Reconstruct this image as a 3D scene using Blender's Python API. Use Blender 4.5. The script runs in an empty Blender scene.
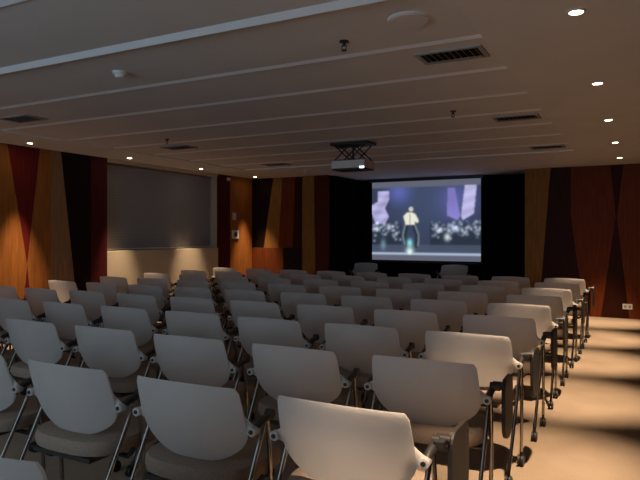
import bpy, bmesh, math, random
from mathutils import Vector, Matrix
random.seed(7)
S = bpy.context.scene
C = S.collection
PI = math.pi

# ------------------------------------------------------------------ materials
def new_mat(name):
    m = bpy.data.materials.new(name); m.use_nodes = True
    nt = m.node_tree
    return m, nt, nt.nodes['Principled BSDF']

def mat(name, col, rough=.5, metal=0., var=.08, scale=14., bump=0., stretch=(1, 1, 1), spec=.5, transl=0.):
    """procedural colour varied by noise in object space"""
    m, nt, b = new_mat(name)
    N, L = nt.nodes, nt.links
    tc = N.new('ShaderNodeTexCoord'); mp = N.new('ShaderNodeMapping')
    mp.inputs['Scale'].default_value = stretch
    nz = N.new('ShaderNodeTexNoise'); nz.inputs['Scale'].default_value = scale; nz.inputs['Detail'].default_value = 4
    cr = N.new('ShaderNodeValToRGB')
    lo = [max(0, c*(1-var)) for c in col]; hi = [min(1, c*(1+var)) for c in col]
    cr.color_ramp.elements[0].position = .3; cr.color_ramp.elements[1].position = .7
    cr.color_ramp.elements[0].color = (*lo, 1); cr.color_ramp.elements[1].color = (*hi, 1)
    L.new(tc.outputs['Object'], mp.inputs['Vector']); L.new(mp.outputs['Vector'], nz.inputs['Vector'])
    L.new(nz.outputs['Fac'], cr.inputs['Fac']); L.new(cr.outputs['Color'], b.inputs['Base Color'])
    b.inputs['Roughness'].default_value = rough; b.inputs['Metallic'].default_value = metal
    b.inputs['Specular IOR Level'].default_value = spec
    if bump:
        bp = N.new('ShaderNodeBump'); bp.inputs['Strength'].default_value = bump; bp.inputs['Distance'].default_value = .004
        L.new(nz.outputs['Fac'], bp.inputs['Height']); L.new(bp.outputs['Normal'], b.inputs['Normal'])
    if transl:
        t = N.new('ShaderNodeBsdfTranslucent'); L.new(cr.outputs['Color'], t.inputs['Color'])
        mx = N.new('ShaderNodeMixShader'); mx.inputs['Fac'].default_value = transl
        out = N['Material Output']
        L.new(b.outputs['BSDF'], mx.inputs[1]); L.new(t.outputs['BSDF'], mx.inputs[2]); L.new(mx.outputs['Shader'], out.inputs['Surface'])
    return m

def emit(name, col, strength):
    m, nt, b = new_mat(name)
    b.inputs['Base Color'].default_value = (*col, 1)
    b.inputs['Emission Color'].default_value = (*col, 1); b.inputs['Emission Strength'].default_value = strength
    return m

WOODST = (9, 9, .8)
def wood(name, col):
    return mat(name, col, rough=.5, var=.2, scale=3.2, stretch=WOODST, spec=.1)

M = dict(
    shell=mat('white_plastic', (.80, .765, .735), .42, var=.02, scale=5, transl=.66),
    fabric=mat('taupe_seat_fabric', (.25, .185, .14), .9, var=.16, scale=160, bump=.3, spec=.2),
    black=mat('black_plastic', (.022, .020, .019), .38, var=.2, scale=20),
    tablet=mat('dark_tablet_laminate', (.020, .016, .014), .5, var=.2, scale=12),
    chrome=mat('brushed_steel', (.34, .33, .32), .2, 1., var=.05, scale=40),
    rubber=mat('black_rubber', (.016, .015, .015), .55, var=.2, scale=30),
    carpet=None,
    ceil=mat('ceiling_paint', (.76, .725, .70), .85, var=.03, scale=2.2, spec=.2),
    border=mat('ceiling_border_paint', (.78, .745, .72), .85, var=.03, scale=2.2, spec=.2),
    strip=mat('pale_ceiling_strip', (.93, .94, .96), .6, var=.02, scale=6),
    cream=mat('cream_wall_paint', (.62, .50, .35), .8, var=.03, scale=5, spec=.2),
    blind=None,
    w_orange=wood('orange_wood', (.36, .125, .028)),
    w_red=wood('red_wood', (.155, .016, .012)),
    w_tan=wood('tan_wood', (.33, .18, .085)),
    w_gold=wood('gold_brown_wood', (.27, .125, .030)),
    w_black=wood('near_black_wood', (.016, .007, .006)),
    w_maroon=wood('maroon_wood', (.085, .012, .012)),
    w_brown=wood('red_brown_wood', (.15, .032, .008)),
    w_brown2=wood('orange_red_wood', (.155, .038, .010)),
    w_dark=wood('dark_maroon_wood', (.036, .008, .004)),
    curtain=mat('black_velvet', (.006, .006, .008), .95, var=.3, scale=40, spec=.1),
    white=mat('white_fitting', (.78, .76, .73), .4, var=.02, scale=20),
    ventm=mat('vent_grey_paint', (.36, .33, .31), .6, var=.04, scale=10),
    hole=mat('dark_duct', (.012, .011, .010), .9, var=.2, scale=20, spec=.1),
    proj=mat('beige_projector_case', (.74, .66, .60), .5, var=.03, scale=10),
    glass=None,
    lamp=emit('downlight_glow', (1., .80, .55), 28.),
    projglow=emit('projector_lens_glow', (.75, .78, 1.), 3.5),
    rearwall=mat('rear_wall_paint', (.40, .33, .27), .8, var=.04, scale=4),
    frame=mat('window_frame_grey', (.25, .24, .24), .5, var=.04, scale=10),
)

def carpet():
    m, nt, b = new_mat('beige_carpet')
    N, L = nt.nodes, nt.links
    tc = N.new('ShaderNodeTexCoord')
    n1 = N.new('ShaderNodeTexNoise'); n1.inputs['Scale'].default_value = 1.7; n1.inputs['Detail'].default_value = 6
    n2 = N.new('ShaderNodeTexNoise'); n2.inputs['Scale'].default_value = 130
    mx = N.new('ShaderNodeMix'); mx.data_type = 'FLOAT'; mx.inputs['Factor'].default_value = .5
    cr = N.new('ShaderNodeValToRGB')
    cr.color_ramp.elements[0].position = .32; cr.color_ramp.elements[0].color = (.25, .175, .115, 1)
    cr.color_ramp.elements[1].position = .68; cr.color_ramp.elements[1].color = (.42, .315, .225, 1)
    L.new(tc.outputs['Object'], n1.inputs['Vector']); L.new(tc.outputs['Object'], n2.inputs['Vector'])
    L.new(n1.outputs['Fac'], mx.inputs['A']); L.new(n2.outputs['Fac'], mx.inputs['B'])
    L.new(mx.outputs['Result'], cr.inputs['Fac']); L.new(cr.outputs['Color'], b.inputs['Base Color'])
    bp = N.new('ShaderNodeBump'); bp.inputs['Strength'].default_value = .35; bp.inputs['Distance'].default_value = .004
    L.new(n2.outputs['Fac'], bp.inputs['Height']); L.new(bp.outputs['Normal'], b.inputs['Normal'])
    b.inputs['Roughness'].default_value = .95; b.inputs['Specular IOR Level'].default_value = .15
    return m
M['carpet'] = carpet()

def blind_mat():
    m, nt, b = new_mat('grey_blind_fabric')
    N, L = nt.nodes, nt.links
    tc = N.new('ShaderNodeTexCoord')
    w = N.new('ShaderNodeTexWave'); w.bands_direction = 'Z'; w.inputs['Scale'].default_value = 7; w.inputs['Distortion'].default_value = .3
    cr = N.new('ShaderNodeValToRGB')
    cr.color_ramp.elements[0].color = (.27, .275, .30, 1); cr.color_ramp.elements[1].color = (.31, .315, .34, 1)
    L.new(tc.outputs['Object'], w.inputs['Vector']); L.new(w.outputs['Fac'], cr.inputs['Fac']); L.new(cr.outputs['Color'], b.inputs['Base Color'])
    b.inputs['Roughness'].default_value = .8
    return m
M['blind'] = blind_mat()
def glass_mat():
    m, nt, b = new_mat('window_glass')
    b.inputs['Base Color'].default_value = (.9, .93, .95, 1); b.inputs['Transmission Weight'].default_value = 1.; b.inputs['Roughness'].default_value = .02
    return m
M['glass'] = glass_mat()

# ------------------------------------------------------------------ mesh helpers
def add_box(bm, lo, hi):
    vs = [bm.verts.new((x, y, z)) for z in (lo[2], hi[2]) for y in (lo[1], hi[1]) for x in (lo[0], hi[0])]
    for f in ((0, 2, 3, 1), (4, 5, 7, 6), (0, 1, 5, 4), (2, 6, 7, 3), (0, 4, 6, 2), (1, 3, 7, 5)):
        bm.faces.new([vs[i] for i in f])

def add_prism(bm, pts, vec):
    """extrude the closed polygon pts (3-D points) along vec"""
    v = Vector(vec)
    a = [bm.verts.new(p) for p in pts]; b = [bm.verts.new(Vector(p)+v) for p in pts]
    n = len(pts)
    bm.faces.new(a[::-1]); bm.faces.new(b)
    for i in range(n):
        bm.faces.new((a[i], a[(i+1) % n], b[(i+1) % n], b[i]))

def add_cyl(bm, p, q, r, r2=None, n=12):
    p, q = Vector(p), Vector(q); d = (q-p).normalized()
    u = d.orthogonal().normalized(); w = d.cross(u)
    r2 = r if r2 is None else r2
    A = [bm.verts.new(p+(u*math.cos(t)+w*math.sin(t))*r) for t in [2*PI*i/n for i in range(n)]]
    B = [bm.verts.new(q+(u*math.cos(t)+w*math.sin(t))*r2) for t in [2*PI*i/n for i in range(n)]]
    for i in range(n):
        bm.faces.new((A[i], A[(i+1) % n], B[(i+1) % n], B[i]))
    bm.faces.new(A[::-1]); bm.faces.new(B)

def add_tube(bm, pts, r, n=8):
    pts = [Vector(p) for p in pts]
    rings = []
    ref = None
    for i, p in enumerate(pts):
        t = (pts[min(i+1, len(pts)-1)]-pts[max(i-1, 0)]).normalized()
        if ref is None: ref = t.orthogonal().normalized()
        u = (ref-t*ref.dot(t)).normalized(); ref = u; w = t.cross(u)
        rings.append([bm.verts.new(p+(u*math.cos(2*PI*k/n)+w*math.sin(2*PI*k/n))*r) for k in range(n)])
    for a, b in zip(rings, rings[1:]):
        for k in range(n): bm.faces.new((a[k], a[(k+1) % n], b[(k+1) % n], b[k]))
    bm.faces.new(rings[0][::-1]); bm.faces.new(rings[-1])

def bezier(p0, p1, p2, n=8):
    p0, p1, p2 = map(Vector, (p0, p1, p2))
    return [p0*(1-t)**2+p1*2*t*(1-t)+p2*t*t for t in [i/n for i in range(n+1)]]

def obj(name, bm, m, parent=None, smooth=False, bevel=0.):
    if bevel:
        es = [e for e in bm.edges if len(e.link_faces) == 2 and e.calc_face_angle() > .6]
        bmesh.ops.bevel(bm, geom=es, offset=bevel, segments=2, affect='EDGES', profile=.6)
    bmesh.ops.recalc_face_normals(bm, faces=bm.faces)
    me = bpy.data.meshes.new(name); bm.to_mesh(me); bm.free()
    for mm in (m if isinstance(m, (list, tuple)) else [m]): me.materials.append(mm)
    if smooth:
        for p in me.polygons: p.use_smooth = True
        try: me.set_sharp_from_angle(angle=math.radians(38))
        except Exception: pass
    o = bpy.data.objects.new(name, me); C.objects.link(o)
    if parent: o.parent = parent
    return o

def tag(o, label, cat, group=None):
    o['label'] = label; o['category'] = cat
    if group: o['group'] = group
    return o
def thing(name, label, cat, loc=(0, 0, 0), rz=0., group=None):
    o = bpy.data.objects.new(name, None); C.objects.link(o)
    o.empty_display_size = .1; o.location = loc; o.rotation_euler = (0, 0, rz)
    return tag(o, label, cat, group)
def struct(name, bm, m, bevel=0.):
    o = obj(name, bm, m, bevel=bevel); o['kind'] = 'structure'; return o
def dup(root, loc, rz, label, group=None):
    r = root.copy(); C.objects.link(r); r.location = loc; r.rotation_euler = (0, 0, rz); r['label'] = label
    if group: r['group'] = group
    for ch in list(root.children):
        c = ch.copy(); C.objects.link(c); c.parent = r
        for g in ch.children:
            d = g.copy(); C.objects.link(d); d.parent = c
    return r

# ------------------------------------------------------------------ room dimensions (x = across, y = towards the screen)
XL, XR = -7.40, 1.50          # left wall face, right wall face
YR, YB = -2.20, 12.50         # rear wall, back of the screen recess
ZC, ZB = 2.64, 2.62           # main ceiling, lower ceiling border
XBL, XBR, YBB = -6.56, -.86, 9.42   # inner edges of the border

b = bmesh.new(); add_box(b, (XL-.4, YR-.2, -.1), (XR+.2, YB+.2, 0)); struct('floor', b, M['carpet'])
b = bmesh.new()
add_box(b, (XL-.4, YR-.2, ZC), (XR+.2, YB+.2, ZC+.12))
o = struct('ceiling', b, M['ceil'])
b = bmesh.new()
add_box(b, (XL-.4, YR-.2, ZB), (XBL, YB+.2, ZC)); struct('trim_1', b, M['border'])
b = bmesh.new(); add_box(b, (XBL, YBB, ZB), (XBR, YB+.2, ZC)); struct('trim_2', b, M['border'])
b = bmesh.new(); add_box(b, (XBR, YR-.2, ZB), (XR+.2, YB+.2, ZC)); struct('trim_3', b, M['border'])
tn = [4]
def next_trim():
    tn[0] += 1; return 'trim_%d' % (tn[0]-1)
for i, y in enumerate((1.22, 2.06, 2.883, 3.762, 4.554, 5.436, 6.231, 7.05, 7.88, 8.70)):
    b = bmesh.new(); w, dz = (.025, .028) if y == 2.883 else (.024, .0095)
    add_prism(b, [(XBL, y-w, ZC), (XBL, y+w, ZC), (XBL, y+w, ZC-dz)], (XBR-XBL, 0, 0))
    struct(next_trim(), b, M['strip'])

# left wall body with the window niche
WY0, WY1, WZ0, WZ1 = 6.90, 9.72, 1.165, 2.575
b = bmesh.new()
add_box(b, (XL-.35, YR-.2, 0), (XL-.03, WY0, ZB))
add_box(b, (XL-.35, WY1, 0), (XL-.03, 10.9, ZB))
struct('wall_left', b, M['rearwall'])
b = bmesh.new()
add_box(b, (XL-.35, WY0, 0), (XL, WY1, WZ0)); add_box(b, (XL-.35, WY0, WZ1), (XL, WY1, ZB))
struct('wall_left_sill', b, M['cream'])
b = bmesh.new()
for y0, y1 in ((WY0, WY0+.06), ((WY0+WY1)/2-.03, (WY0+WY1)/2+.03), (WY1-.06, WY1)): add_box(b, (XL-.33, y0, WZ0), (XL-.25, y1, WZ1))
add_box(b, (XL-.33, WY0, WZ0), (XL-.25, WY1, WZ0+.06)); add_box(b, (XL-.33, WY0, WZ1-.06), (XL-.25, WY1, WZ1))
struct('window_1', b, M['frame'])
b = bmesh.new(); add_box(b, (XL-.30, WY0+.05, WZ0+.05), (XL-.29, WY1-.05, WZ1-.05)); struct('window_1_glass', b, M['glass'])
b = bmesh.new(); add_box(b, (XL-.5, WY0-.3, WZ0-.3), (XL-.40, WY1+.3, ZB)); struct('wall_outside', b, M['hole'])

t = thing('roller_blind', 'wide grey roller blind drawn down over the window in the left wall', 'blind', (XL-.19, (WY0+WY1)/2, WZ0))
hw = (WY1-WY0)/2-.01; H = WZ1-WZ0
b = bmesh.new(); add_box(b, (-.003, -hw, .03), (.003, hw, H-.04)); obj('blind_fabric', b, M['blind'], t)
b = bmesh.new(); add_cyl(b, (0, -hw, .022), (0, hw, .022), .012); obj('bottom_rail', b, M['white'], t, True)
b = bmesh.new(); add_cyl(b, (0, -hw, H-.035), (0, hw, H-.035), .03); obj('roller', b, M['frame'], t, True)

def left_panel(pts, m):      # pts (y, z) on the left wall
    b = bmesh.new(); add_prism(b, [(XL-.03, y, z) for y, z in pts], (.03, 0, 0)); struct(next_trim(), b, M[m])
T = ZB
left_panel([(5.20, T), (5.695, T), (5.495, 1.02)], 'w_red')
left_panel([(5.495, 1.02), (5.60, 0), (5.39, 0)], 'w_red')
left_panel([(2.9, T), (5.20, T), (5.495, 1.02), (5.39, 0), (2.9, 0)], 'w_orange')
left_panel([(5.695, T), (5.873, T), (5.873, 0), (5.60, 0), (5.495, 1.02)], 'w_orange')
left_panel([(5.873, T), (6.04, T), (6.37, 0), (5.873, 0)], 'w_tan')
left_panel([(6.04, T), (6.582, T), (6.582, 0), (6.37, 0)], 'w_black')
left_panel([(6.582, T), (6.90, T), (6.90, 0), (6.582, 0)], 'w_maroon')
left_panel([(YR, T), (2.9, T), (2.9, 0), (YR, 0)], 'w_brown')
left_panel([(9.72, T), (10.12, T), (10.12, 0), (9.72, 0)], 'w_maroon')
left_panel([(10.12, T), (10.90, T), (10.90, 0), (10.12, 0)], 'w_orange')

# front-left panelled wall
YF = 10.90; XF = -5.57
b = bmesh.new(); add_box(b, (XL-.35, YF+.09, 0), (XF-.1, YF+.3, ZB)); struct('wall_front_left', b, M['w_dark'])
def flat_panel(pts, y, th, m):
    b = bmesh.new(); add_prism(b, [(x, y, z) for x, z in pts], (0, th, 0)); struct(next_trim(), b, M[m])
zl = 1.15
R_ = YF+.05                                    # the art sits a little back in its frame
flat_panel([(-7.40, T), (-6.893, T), (-7.13, zl), (-7.40, zl)], R_, .04, 'w_black')
flat_panel([(-6.893, T), (-6.67, T), (-6.77, zl), (-7.13, zl)], R_, .04, 'w_gold')
flat_panel([(-6.67, T), (-6.36, T), (-6.42, zl), (-6.77, zl)], R_, .04, 'w_brown')
flat_panel([(-6.36, T), (-6.16, T), (-6.16, zl), (-6.42, zl)], R_, .04, 'w_dark')
flat_panel([(-7.40, zl), (-6.62, zl), (-6.62, 0), (-7.40, 0)], YF, .09, 'w_brown2')
flat_panel([(-6.62, zl), (-6.16, zl), (-6.16, 0), (-6.62, 0)], YF, .09, 'w_black')
flat_panel([(-6.16, T), (-5.89, T), (-5.85, 0), (-6.16, 0)], YF, .09, 'w_gold')
flat_panel([(-5.89, T), (XF, T), (XF, 0), (-5.85, 0)], YF, .09, 'w_maroon')

# front-right panelled wall
YG = 11.60; XG = -1.90
b = bmesh.new(); add_box(b, (XG, YG+.04, 0), (XR+.2, YG+.3, ZB)); struct('wall_front_right', b, M['w_dark'])
flat_panel([(XG, T), (-1.46, T), (-1.66, 0), (XG, 0)], YG, .04, 'w_gold')
flat_panel([(-1.46, T), (-1.12, T), (-1.12, 1.74), (-.89, 0), (-1.66, 0)], YG, .04, 'w_dark')
flat_panel([(-1.12, T), (-.49, T), (-.41, 1.73), (-.64, 0), (-.89, 0), (-1.12, 1.74)], YG, .04, 'w_brown')
flat_panel([(-.49, T), (-.29, T), (-.39, 1.73), (-.41, 1.73)], YG, .04, 'w_dark')
flat_panel([(-.41, 1.73), (-.39, 1.73), (-.20, 0), (-.64, 0)], YG, .04, 'w_dark')
flat_panel([(-.29, T), (XR, T), (XR, 0), (-.20, 0), (-.39, 1.73)], YG, .04, 'w_brown2')

b = bmesh.new(); add_box(b, (XL-.35, YB, 0), (XR+.2, YB+.2, ZB)); struct('wall_front', b, M['w_black'])
b = bmesh.new(); add_box(b, (XF-.12, YF+.09, 0), (XF-.02, YB, ZB)); struct('wall_recess_left', b, M['w_black'])
b = bmesh.new(); add_box(b, (XG+.02, YG+.3, 0), (XG+.12, YB, ZB)); struct('wall_recess_right', b, M['w_black'])
b = bmesh.new(); add_box(b, (XR, YR-.2, 0), (XR+.2, YG, ZB)); struct('wall_right', b, M['w_brown'])
# rear wall with a daylight window behind the camera
RX0, RX1, RZ0, RZ1 = -5.6, -1.4, .95, 2.25
b = bmesh.new()
add_box(b, (XL-.35, YR-.2, 0), (RX0, YR, ZB)); add_box(b, (RX1, YR-.2, 0), (XR+.2, YR, ZB))
add_box(b, (RX0, YR-.2, 0), (RX1, YR, RZ0)); add_box(b, (RX0, YR-.2, RZ1), (RX1, YR, ZB))
struct('wall_rear', b, M['rearwall'])
b = bmesh.new()
for k in range(5):
    x = RX0+(RX1-RX0)*k/4; add_box(b, (x-.03, YR-.14, RZ0), (x+.03, YR-.06, RZ1))
for z in (RZ0, RZ1-.06): add_box(b, (RX0, YR-.14, z), (RX1, YR-.06, z+.06))
struct('window_2', b, M['frame'])

# black stage curtain: pleats across the recess and along its left side
def curtain(name, p0, p1, label, n):
    p0, p1 = Vector(p0), Vector(p1); d = (p1-p0); L = d.length; d /= L; w = Vector((-d.y, d.x, 0))
    b = bmesh.new(); cols = []
    for i in range(n*6+1):
        t = i/(n*6); off = .022*math.sin(2*PI*t*n)+.006*math.sin(2*PI*t*n*.37+1)
        c = p0+d*(L*t)+w*off
        cols.append([b.verts.new(c+Vector((0, 0, z)) + w*s) for s in (-.004, .004) for z in (.012, 1.3, ZB-.004)])
    for a, c in zip(cols, cols[1:]):
        for k in (0, 1, 3, 4): b.faces.new((a[k], c[k], c[k+1], a[k+1]))
        b.faces.new((a[0], a[3], c[3], c[0])); b.faces.new((a[2], c[2], c[5], a[5]))
    for a in (cols[0], cols[-1]): b.faces.new((a[0], a[1], a[4], a[3])); b.faces.new((a[1], a[2], a[5], a[4]))
    o = obj(name, b, M['curtain'], smooth=True)
    tag(o, label, 'curtain'); return o
curtain('stage_curtain', (XF+.07, YB-.07, 0), (XG-.01, YB-.07, 0), 'black curtain hanging across the wall behind the projection screen', 34)
curtain('stage_curtain', (XF+.05, YF+.12, 0), (XF+.05, YB-.14, 0), 'narrow black curtain along the recess side left of the screen', 14)

# ------------------------------------------------------------------ projection screen
def picture():
    W, Hh = 200, 150
    x0, x1, z0, z1 = 0., 2.34, 0., 1.665
    def inside(poly, u, v):
        c = False; j = len(poly)-1
        for i in range(len(poly)):
            (xi, yi), (xj, yj) = poly[i], poly[j]
            if (yi > v) != (yj > v) and u < (xj-xi)*(v-yi)/(yj-yi)+xi: c = not c
            j = i
        return c
    def seg(u, v, a, bb):
        px, py = a; qx, qy = bb; dx, dy = qx-px, (qy-py)
        t = max(0, min(1, ((u-px)*dx+(v-py)*dy)/(dx*dx+dy*dy)))
        return math.hypot((u-px-t*dx)*1.4, v-py-t*dy)
    G = lambda u, v, cu, cv, s, r=1.: math.exp(-(((u-cu)*1.4)**2+((v-cv)*r)**2)/(2*s*s))
    rnd = random.Random(3)
    sp = []
    for _ in range(190):
        left = rnd.random() < .48
        u = rnd.uniform(0, .28) if left else rnd.uniform(.56, 1.)
        sp.append((u, .60+rnd.gauss(0, .055), rnd.uniform(.005, .013), rnd.uniform(.15, .75)))
    blob = [(.06, .115), (.165, .115), (.17, .22), (.125, .335), (.165, .44), (.13, .535), (.035, .535), (0, .42), (0, .29), (.06, .25)]
    va = [(.715, .10), (.775, .10), (.825, .45), (.80, .50), (.705, .44)]
    vb = [(.865, .075), (.965, .075), (.94, .42), (.845, .50), (.83, .44)]
    shirt = [(.305, .44), (.34, .395), (.365, .40), (.385, .395), (.42, .42), (.448, .50), (.44, .53), (.415, .51), (.41, .55), (.325, .55), (.32, .51)]
    cols = []
    for j in range(Hh+1):
        v = 1-j/Hh
        for i in range(W+1):
            u = i/W
            r, g, bl = .035, .045, .085
            k = G(u, v, .5, .25, .34); r += .014*k; g += .026*k; bl += .05*k
            k = G(u, v, .26, .13, .10); r += .06*k; g += .07*k; bl += .30*k
            k = G(u, v, .80, .25, .16); r += .05*k; g += .05*k; bl += .20*k
            if inside(blob, u, v): q = .85+.12*math.sin(u*40+v*23)+.1*math.sin(v*61); r, g, bl = .50*q, .48*q, .80*q
            if inside(va, u, v): q = .8+.9*max(0, v-.25); r, g, bl = .25*q, .23*q, .62*q
            if inside(vb, u, v): q = .9+.1*math.sin(v*47+u*20)-.5*max(0, v-.3); r, g, bl = .55*q, .53*q, .86*q
            if .5 < v < .9:
                k = min(1, (v-.5)*12) * (1-min(1, max(0, v-.78)*9))
                if u < .29 or u > .55: r, g, bl = r*(1-.75*k)+.012*k, g*(1-.75*k)+.02*k, bl*(1-.75*k)+.03*k
                for (su, sv, s, a) in sp:
                    if abs(su-u) < .03 and abs(sv-v) < .04:
                        q = a*math.exp(-(((u-su)*1.4)**2+(v-sv)**2)/(2*s*s)); r += .45*q; g += .52*q; bl += .66*q
            if .80 < v: r, g, bl = r*.5+.045, g*.5+.06, bl*.5+.09
            # a dancer on the stage: shirt, head, dark legs edged with light
            dl = min(seg(u, v, (.345, .55), (.318, .68)), seg(u, v, (.318, .68), (.335, .80)), seg(u, v, (.395, .55), (.432, .68)), seg(u, v, (.432, .68), (.428, .82)))
            if dl < .022: r, g, bl = .02, .03, .05
            de = min(seg(u, v, (.322, .56), (.30, .68)), seg(u, v, (.30, .68), (.318, .80)), seg(u, v, (.415, .56), (.45, .68)), seg(u, v, (.45, .68), (.443, .82)))
            if de < .007: r, g, bl = .22, .28, .32
            if inside(shirt, u, v): r, g, bl = .80, .80, .66
            if inside([(.36, .42), (.375, .42), (.372, .55), (.362, .55)], u, v): r, g, bl = .32, .34, .30
            if math.hypot((u-.377)*1.5, v-.355) < .030: r, g, bl = .62, .60, .52
            k = G(u, v, .365, .78, .022, .7); r += .25*k; g += .72*k; bl += .75*k
            k = G(u, v, .365, .895, .03, .8); r += .7*k; g += .9*k; bl += .8*k
            k = G(u, v, .71, .705, .022, .8); r += .6*k; g += .7*k; bl += .7*k
            k = G(u, v, .632, .625, .025, 2.); r += .6*k; g += .62*k; bl += .7*k
            k = G(u, v, .78, .60, .04, 1.6); r += .3*k; g += .33*k; bl += .45*k
            k = G(u, v, .11, .80, .022, .5); r += .12*k; g += .2*k; bl += .25*k
            if .905 < v < .930: r, g, bl = max(r, .42), max(g, .50), max(bl, .66)
            if v < .075 or v > .932: r, g, bl = .115, .125, .17
            cols.append((r, g, bl, 1.))
    for _ in range(4):          # the projector is slightly out of focus
        src = cols[:]
        for j in range(1, Hh):
            for i in range(1, W):
                q = j*(W+1)+i
                cols[q] = tuple((2*src[q][m_]+src[q-1][m_]+src[q+1][m_]+src[q-W-1][m_]+src[q+W+1][m_])/6 for m_ in range(3))+(1.,)
    vs = [(x0+(x1-x0)*i/W, 0, z0+(z1-z0)*j/Hh) for j in range(Hh+1) for i in range(W+1)]
    fs = [(j*(W+1)+i, j*(W+1)+i+1, (j+1)*(W+1)+i+1, (j+1)*(W+1)+i) for j in range(Hh) for i in range(W)]
    me = bpy.data.meshes.new('projected_picture'); me.from_pydata(vs, [], fs)
    at = me.color_attributes.new('picture', 'FLOAT_COLOR', 'POINT')
    at.data.foreach_set('color', [c for q in cols for c in q])
    m, nt, bs = new_mat('projected_image_light')
    a = nt.nodes.new('ShaderNodeAttribute'); a.attribute_name = 'picture'
    nt.links.new(a.outputs['Color'], bs.inputs['Emission Color']); bs.inputs['Emission Strength'].default_value = 1.0
    bs.inputs['Base Color'].default_value = (.05, .05, .05, 1); bs.inputs['Roughness'].default_value = .9; bs.inputs['Specular IOR Level'].default_value = .05
    me.materials.append(m)
    return me
SX0, SZ0, SY = -5.19, .885, 12.26
t = thing('projection_screen', 'large lit projection screen showing a dancer on stage, in front of black curtain', 'screen', (SX0, SY, SZ0))
o = bpy.data.objects.new('projected_picture', picture()); C.objects.link(o); o.parent = t
b = bmesh.new(); add_box(b, (-.01, .004, -.01), (2.35, .012, 1.70)); obj('screen_fabric', b, M['black'], t)
b = bmesh.new(); add_cyl(b, (-.03, .012, -.035), (2.37, .012, -.035), .02); obj('bottom_bar', b, M['black'], t, True)
b = bmesh.new(); add_box(b, (-.06, -.03, 1.675), (2.40, .06, 1.725)); obj('housing', b, M['black'], t, bevel=.008)

# ------------------------------------------------------------------ chairs
def backrest_bm():
    b = bmesh.new(); NU, NV = 18, 16
    Zt, Zb = .820, .486
    def half(v):            # half width at fraction v from top
        pts = [(0, .255), (.04, .261), (.20, .266), (.42, .270), (.56, .271), (.66, .263), (.76, .242), (.85, .206), (.92, .162), (.97, .115), (1, .065)]
        for (a, x), (c, y) in zip(pts, pts[1:]):
            if v <= c: return x+(y-x)*(v-a)/(c-a)
        return .03
    def yz(u, v):
        z = Zt-(Zt-Zb)*v
        if v < .3: z += .014*(1-u*u)*(1-v/.3)
        y = .115*v-.012*math.sin(PI*v)   # reclined, rear very slightly bulged
        y += .062*abs(u)**2.2*(half(v)/.26)**2
        return y, z
    fr, bk = [], []
    for j in range(NV+1):
        v = (j/NV)**.92 if j else 0
        rf, rb = [], []
        for i in range(NU+1):
            u = -1+2*i/NU
            w = half(v)
            if j == 0: w -= .006
            y, z = yz(u, v); x = u*w
            rb.append(b.verts.new((x, y, z))); rf.append(b.verts.new((x*.985, y+.013, z-.0 if j else z-.003)))
        bk.append(rb); fr.append(rf)
    for j in range(NV):
        for i in range(NU):
            b.faces.new((bk[j][i], bk[j+1][i], bk[j+1][i+1], bk[j][i+1]))
            b.faces.new((fr[j][i], fr[j][i+1], fr[j+1][i+1], fr[j+1][i]))
    for i in range(NU):
        b.faces.new((bk[0][i], bk[0][i+1], fr[0][i+1], fr[0][i]))
        b.faces.new((bk[NV][i], fr[NV][i], fr[NV][i+1], bk[NV][i+1]))
    for j in range(NV):
        b.faces.new((bk[j][0], fr[j][0], fr[j+1][0], bk[j+1][0]))
        b.faces.new((bk[j][NU], bk[j+1][NU], fr[j+1][NU], fr[j][NU]))
    # ears: tapering lugs that carry the pivots at both sides
    for s in (-1, 1):
        n = 7
        rings = []
        for k in range(n):
            q = k/(n-1)
            x = s*(.240+.060*q); y = .122+.006*q; zc = .660-.014*q; hh = .034*(1-q)**1.3+.018; ty = .008+.002*q
            ring = []
            for m_ in range(12):
                a_ = 2*PI*m_/12
                ring.append(b.verts.new((x, y+ty*math.sin(a_), zc+hh*math.cos(a_))))
            rings.append(ring)
        for A, B in zip(rings, rings[1:]):
            for m_ in range(12): b.faces.new((A[m_], A[(m_+1) % 12], B[(m_+1) % 12], B[m_]))
        b.faces.new(rings[0]); b.faces.new(rings[-1])
        add_cyl(b, (s*.300, .102, .646), (s*.300, .140, .646), .019, n=14)
    return b

def seat_bm():
    # plan outline superellipse-like: rounded back edge, rounder front corners; domed top
    b = bmesh.new(); n = 40
    def ring(k, z):
        out = []
        for i in range(n):
            t = 2*PI*i/n; c, s_ = math.cos(t), math.sin(t)
            e = .62
            x = .280*k*math.copysign(abs(c)**e, c); y = .265+.240*k*math.copysign(abs(s_)**(e+.12), s_)
            zz = z-.030*max(0, (y-.38)/.12)**2
            out.append(b.verts.new((x, y, zz)))
        return out
    rs = [ring(.90, .418), ring(.975, .424), ring(1., .445), ring(.992, .470), ring(.955, .487), ring(.80, .496), ring(.5, .494), ring(.2, .492)]
    for A, B in zip(rs, rs[1:]):
        for i in range(n): b.faces.new((A[i], A[(i+1) % n], B[(i+1) % n], B[i]))
    b.faces.new(rs[0][::-1]); b.faces.new(rs[-1])
    return b

def tablet_bm():
    b = bmesh.new(); r = .05; pts = []
    y0, y1, z0, z1 = .24, .46, .415, .715
    for cy, cz, a0 in ((y1-r, z1-r, 0), (y0+r, z1-r, 90), (y0+.09, z0+.09, 180), (y1-.09, z0+.09, 270)):
        rr = r if cz > .6 else .09
        for k in range(6):
            a_ = math.radians(a0+18*k); pts.append((.342, cy+rr*math.cos(a_), cz+rr*math.sin(a_)))
    add_prism(b, pts, (.018, 0, 0)); return b

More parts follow.
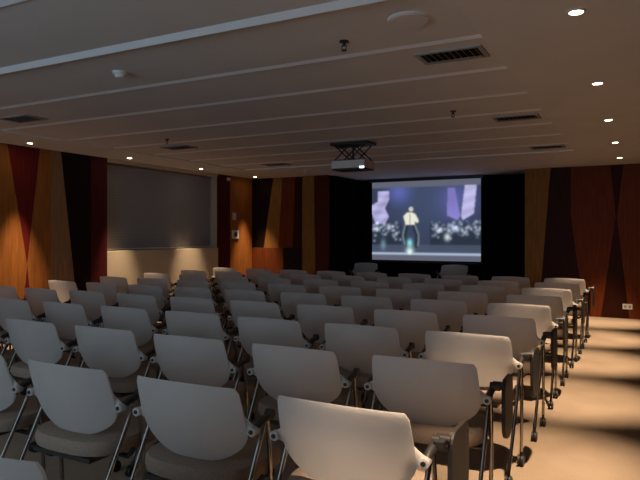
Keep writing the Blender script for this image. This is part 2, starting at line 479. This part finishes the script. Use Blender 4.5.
def caster_bm(s):
    b = bmesh.new()
    for dx in (-.017, .005):
        add_cyl(b, (dx, -.012, -.054), (dx+.012, -.012, -.054), .033, n=16)
    add_cyl(b, (0, 0, -.002), (0, 0, -.05), .009, n=8)
    add_box(b, (-.006, -.034, -.058), (.006, .016, -.030))
    return b

def make_chair(name, label, group, tablet):
    t = thing(name, label, 'chair', group=group)
    back = obj('backrest', backrest_bm(), M['shell'], t, True)
    seat = obj('seat', seat_bm(), M['fabric'], t, True)
    b = bmesh.new()
    add_box(b, (-.19, .04, .398), (.19, .39, .419)); o = obj('seat_pan', b, M['black'], t, bevel=.008)
    b = bmesh.new(); add_tube(b, [(-.283, .215, .43), (-.25, .215, .39), (.25, .215, .39), (.283, .215, .43)], .013); obj('crossbar', b, M['black'], t, True)
    for s in (-1, 1):
        b = bmesh.new(); add_cyl(b, (s*.300, .097, .646), (s*.300, .104, .646), .009, n=10); bo = obj('pivot_bolt', b, M['black'], back, True)
        b = bmesh.new()
        add_tube(b, [(s*.300, .125, .646), (s*.302, .16, .664), (s*.302, .20, .674), (s*.302, .26, .680)], .0165, 10)
        add_cyl(b, (s*.290, .235, .684), (s*.318, .235, .684), .022, n=14)
        obj('armrest', b, M['black'], t, True)
        ex = .290
        for front in (0, 1):
            b = bmesh.new()
            if front: pts = bezier((s*ex, .235, .672), (s*ex, .275, .45), (s*(ex-.008), .285, .085), 10)
            else: pts = bezier((s*ex, .225, .672), (s*ex, .10, .42), (s*(ex-.008), -.085, .085), 10)
            add_tube(b, pts, .0100, 10)
            lg = obj('leg', b, M['chrome'], t, True)
            c = obj('caster', caster_bm(s), M['rubber'], lg, True)
            c.location = pts[-1]
    if not tablet: return t
    tb = obj('writing_tablet', tablet_bm(), M['tablet'], t, bevel=.004)
    b = bmesh.new(); add_cyl(b, (.300, .25, .690), (.352, .25, .690), .018, n=14); add_box(b, (.305, .19, .676), (.342, .29, .698))
    obj('tablet_hinge', b, M['black'], tb, bevel=.003)
    return t

CX0, PX, CY0, PY = -.938, .715, 1.892, .874
F, TH, HY, EYE = 611.6, math.radians(27.82), 234.9, 1.42
def project(x, y, z):
    d = y*math.cos(TH)-x*math.sin(TH)
    if d < .05: return None
    return 320+F*(x*math.cos(TH)+y*math.sin(TH))/d, HY-F*(z-EYE)/d
ORD = ['first', 'second', 'third', 'fourth', 'fifth', 'sixth', 'seventh', 'eighth', 'ninth', 'tenth']
GRP = 'audience chairs in rows facing the screen'
proto = {}
for k in range(8, -2, -1):
    for c in range(9):
        x, y = CX0-PX*c, CY0+PY*k
        vis = False
        for dx in (-.31, -.25, 0, .25, .35):
            for dy, z in ((0, .82), (0, .66), (.1, .5), (.4, .46), (-.08, .1), (.3, .1)):
                p = project(x+dx, y+dy, z)
                if p and -2 < p[0] < 642 and -2 < p[1] < 482: vis = True
        if not vis: continue
        row = {8: 'the front row nearest the screen', -1: 'the very last row nearest the camera'}.get(k, 'the %s row from the screen' % ORD[8-k])
        if c == 0: lab = 'white-backed chair with folded side tablet, right aisle end of %s' % row.replace('the ', '', 1)
        elif c == 8: lab = 'white-backed chair at the left wall end of %s' % row
        else: lab = 'white-backed chair, %s seat from the right aisle in %s' % (ORD[c], row)
        jx, jy, jr = random.uniform(-.006, .006)-.008-(.014 if (k, c) == (0, 0) else 0), random.uniform(-.01, .01), math.radians(random.uniform(-1.2, 1.2))
        kind = 'aisle' if c == 0 else 'plain'
        if kind not in proto:
            r = proto[kind] = make_chair('training_chair', lab, GRP, c == 0)
            r.location = (x+jx, y+jy, 0); r.rotation_euler = (0, 0, jr)
        else: dup(proto[kind], (x+jx, y+jy, 0), jr, lab)
for x, lab in ((-5.15, 'white chair turned to face the audience below the left edge of the screen'),
               (-3.26, 'white chair turned to face the audience below the right half of the screen')):
    dup(proto['plain'], (x, 11.90, 0), PI, lab, 'presenter chairs by the screen')

# ------------------------------------------------------------------ ceiling fittings
LY = [1.80+1.748*i for i in range(6)]
def spot(name, x, y, z, e, parent=None, aim=(0, 0, -1)):
    l = bpy.data.lights.new(name, 'SPOT'); l.energy = e; l.color = (1., .75, .51); l.spot_size = math.radians(41); l.spot_blend = .85; l.shadow_soft_size = .035
    o = bpy.data.objects.new(name, l); C.objects.link(o); o.location = (x, y, z)
    o.rotation_euler = Vector(aim).to_track_quat('-Z', 'Y').to_euler()
    if parent: o.parent = parent
    return o
def downlight(x, y, label, group, e, aim):
    t = thing('downlight', label, 'ceiling light', (x, y, ZB), group=group)
    b = bmesh.new(); n = 24
    prof = [(.052, 0), (.052, -.005), (.037, -.007), (.035, -.001)]
    rings = [[b.verts.new((r*math.cos(2*PI*i/n), r*math.sin(2*PI*i/n), z)) for i in range(n)] for r, z in prof]
    for A, B in zip(rings, rings[1:]):
        for i in range(n): b.faces.new((A[i], A[(i+1) % n], B[(i+1) % n], B[i]))
    obj('trim_ring', b, M['white'], t, True)
    b = bmesh.new(); add_cyl(b, (0, 0, -.001), (0, 0, -.004), .035, n=24); obj('lens', b, M['lamp'], t)
    spot('downlight_beam', 0, 0, -.012, e, t, aim)
XLR, XLL = -.316, -7.075
ER, EL = 600., 380.
nm = ['nearest to the camera', 'second from the camera', 'third from the camera', 'fourth from the camera', 'farthest from the camera']
AR, AL = (-.11, .17, -1), (-.005, .03, -1)      # the lamps are swivelled a little in their rings
spot('aisle_beam', XLR, LY[0], ZB-.012, ER, None, AR)
spot('wall_beam', XLL, LY[1], ZB-.012, EL, None, AL)
for i in range(1, 6):
    downlight(XLR, LY[i], 'glowing ceiling downlight over the right aisle, %s' % nm[i-1], 'downlights over the right aisle', ER, AR)
for i in range(2, 6):
    downlight(XLL, LY[i], 'glowing ceiling downlight along the left wall, %s' % (nm[i-2] if i < 5 else nm[4]), 'downlights along the left wall', EL, AL)

def vent(x, y, label):
    t = thing('air_vent', label, 'vent', (x, y, ZC), group='rectangular ceiling air vents')
    w, d = .225, .135
    b = bmesh.new()
    for lo, hi in (((-w, -d), (w, -d+.03)), ((-w, d-.03), (w, d)), ((-w, -d+.03), (-w+.03, d-.03)), ((w-.03, -d+.03), (w, d-.03))):
        add_box(b, (lo[0], lo[1], -.012), (hi[0], hi[1], 0))
    obj('frame', b, M['ventm'], t)
    b = bmesh.new(); add_box(b, (-w+.03, -d+.03, -.002), (w-.03, d-.03, 0)); obj('duct_opening', b, M['hole'], t)
    b = bmesh.new()
    for i in range(9):
        xx = -w+.055+i*(2*w-.11)/8
        add_prism(b, [(xx, -d+.03, -.003), (xx+.003, -d+.03, -.003), (xx+.014, -d+.03, -.016), (xx+.011, -d+.03, -.016)], (0, 2*d-.06, 0))
    obj('grille', b, M['ventm'], t)
vent(-1.14, 4.07, 'rectangular air vent nearest the camera on the right side of the ceiling')
vent(-1.155, 6.56, 'middle rectangular air vent on the right side of the ceiling')
vent(-1.17, 8.95, 'farthest rectangular air vent on the right side of the ceiling')
vent(-5.73, 4.20, 'rectangular air vent near the left edge of the ceiling, nearest the camera')
vent(-5.70, 6.60, 'middle rectangular air vent on the left side of the ceiling')
vent(-5.58, 8.97, 'farthest rectangular air vent on the left side of the ceiling')

t = thing('ceiling_speaker', 'round flush ceiling speaker above the right side, beyond the nearest strip', 'speaker', (-1.163, 3.29, ZC))
b = bmesh.new(); add_cyl(b, (0, 0, 0), (0, 0, -.010), .125, .118, n=32); obj('rim', b, M['ceil'], t, True)
b = bmesh.new(); add_cyl(b, (0, 0, -.008), (0, 0, -.013), .104, n=32); obj('grille', b, M['ceil'], t, True)
t = thing('smoke_detector', 'small white smoke detector on the left half of the ceiling', 'smoke detector', (-3.462, 3.352, ZC))
b = bmesh.new(); add_cyl(b, (0, 0, 0), (0, 0, -.016), .056, n=24); obj('base', b, M['white'], t, True)
b = bmesh.new(); add_cyl(b, (0, 0, -.016), (0, 0, -.044), .046, .032, n=24); obj('sensor_dome', b, M['white'], t, True)
def sprinkler(x, y, label):
    t = thing('sprinkler', label, 'sprinkler', (x, y, ZC), group='ceiling sprinkler heads')
    b = bmesh.new(); add_cyl(b, (0, 0, .004), (0, 0, -.008), .030, n=18); obj('escutcheon', b, M['black'], t, True)
    b = bmesh.new(); add_cyl(b, (0, 0, -.008), (0, 0, -.03), .010, n=10); add_tube(b, [(-.014, 0, -.03), (-.016, 0, -.045), (0, 0, -.058)], .003, 6); add_tube(b, [(.014, 0, -.03), (.016, 0, -.045), (0, 0, -.058)], .003, 6); add_box(b, (-.016, -.006, -.033), (.016, .006, -.027)); obj('sprinkler_body', b, M['black'], t)
    b = bmesh.new(); add_cyl(b, (0, 0, -.058), (0, 0, -.061), .019, n=14); obj('deflector', b, M['black'], t, True)
sprinkler(-1.662, 3.474, 'dark sprinkler head on the ceiling, nearest the camera')
sprinkler(-1.652, 5.937, 'dark sprinkler head on the ceiling between the projector and right vents')
sprinkler(-5.353, 5.973, 'dark sprinkler head at the far left of the ceiling near the middle left vent')

# projector lift and projector
PXc, PYc = -3.40, 7.385
t = thing('projector_lift', 'black scissor lift frame hanging from the ceiling above the projector', 'projector mount', (PXc, PYc, ZC))
b = bmesh.new(); add_box(b, (-.27, -.15, -.035), (.27, .15, 0)); obj('top_plate', b, M['black'], t, bevel=.004)
for y in (-.11, .11):
    for x0, x1 in ((-.22, .0), (.0, .22)):
        for a, c in ((x0, x1), (x1, x0)):
            b = bmesh.new(); add_tube(b, [(a, y, -.035), (c, y, -.235)], .0085, 8); obj('scissor_arm', b, M['black'], t, True)
b = bmesh.new()
for y in (-.11, .11): add_box(b, (-.19, y-.012, -.245), (.19, y+.012, -.230))
for x in (-.17, .17): add_box(b, (x-.012, -.12, -.246), (x+.012, .12, -.231))
obj('bottom_frame', b, M['black'], t)
b = bmesh.new(); add_cyl(b, (0, 0, -.035), (0, 0, -.235), .014); obj('centre_post', b, M['black'], t, True)
t = thing('projector', 'beige ceiling projector with dark underside and glowing lens hung below the lift', 'projector', (PXc, PYc, ZC-.365))
b = bmesh.new(); add_box(b, (-.235, -.17, .018), (.235, .17, .118)); obj('body', b, M['proj'], t, bevel=.012)
b = bmesh.new(); add_box(b, (-.228, -.163, 0), (.228, .163, .019)); obj('base_cover', b, M['black'], t, bevel=.004)
b = bmesh.new(); add_cyl(b, (.12, .165, .058), (.12, .225, .058), .045, n=20); ln = obj('lens_barrel', b, M['black'], t, True)
b = bmesh.new(); add_cyl(b, (.12, .224, .058), (.12, .228, .058), .038, n=20); obj('lens_glass', b, M['projglow'], ln)
b = bmesh.new(); add_box(b, (.17, -.174, .008), (.232, -.168, .032)); obj('lamp_vent', b, M['projglow'], t)

# ------------------------------------------------------------------ wall fittings
t = thing('wall_control_panel', 'white framed control panel with dark display on the orange left wall panel', 'control panel', (XL, 10.29, 1.43))
b = bmesh.new(); add_box(b, (0, -.11, -.085), (.018, .11, .085)); obj('cover_plate', b, M['white'], t, bevel=.004)
b = bmesh.new(); add_box(b, (.018, -.05, -.045), (.021, .05, .045)); obj('display', b, M['black'], t)
t = thing('wall_switch', 'small pale wall switch above the white control panel', 'switch', (XL, 10.26, 1.80))
b = bmesh.new(); add_box(b, (0, -.055, -.075), (.012, .055, .075)); obj('cover_plate', b, M['proj'], t, bevel=.003)
b = bmesh.new(); add_box(b, (.012, -.02, -.03), (.017, .02, .03)); obj('rocker', b, M['white'], t)
t = thing('wall_sensor', 'tiny white sensor high on the dark red panel right of the blind', 'sensor', (XL, 10.06, 2.545))
b = bmesh.new(); add_box(b, (0, -.05, -.03), (.012, .05, .03)); obj('mounting_plate', b, M['white'], t, bevel=.003)
b = bmesh.new(); add_cyl(b, (.012, 0, 0), (.032, 0, 0), .024, .016, n=14); obj('sensor_cap', b, M['white'], t, True)
t = thing('wall_socket', 'pale double wall socket low on the right front panel wall', 'socket', (-.228, YG, .205))
b = bmesh.new(); add_box(b, (-.075, -.012, -.045), (.075, 0, .045)); obj('cover_plate', b, M['white'], t, bevel=.003)
for x in (-.035, .035):
    b = bmesh.new(); add_box(b, (x-.02, -.014, -.022), (x+.02, -.011, .022)); obj('outlet', b, M['ventm'], t)

# ------------------------------------------------------------------ daylight through the rear window
l = bpy.data.lights.new('window_daylight', 'AREA'); l.shape = 'RECTANGLE'; l.size = RX1-RX0-.1; l.size_y = RZ1-RZ0-.1; l.energy = 86.; l.color = (.56, .79, 1.)
o = bpy.data.objects.new('window_daylight', l); C.objects.link(o); o.location = ((RX0+RX1)/2, YR-.05, (RZ0+RZ1)/2); o.rotation_euler = (math.radians(104), 0, 0)

w = bpy.data.worlds.new('World'); S.world = w; w.use_nodes = True
w.node_tree.nodes['Background'].inputs['Color'].default_value = (.02, .02, .025, 1)

# ------------------------------------------------------------------ camera
cd = bpy.data.cameras.new('Camera'); cam = bpy.data.objects.new('Camera', cd); C.objects.link(cam)
cam.location = (0, 0, EYE); cam.rotation_euler = (math.radians(90), 0, TH)
cd.sensor_width = 36.; cd.lens = 36.*F/640.; cd.shift_y = -(240-HY)/640.; cd.clip_start = .05
S.camera = cam
vs = S.view_settings
vs.view_transform = 'Standard'; vs.look = 'None'; vs.exposure = 0.; vs.gamma = 1.; vs.use_curve_mapping = False
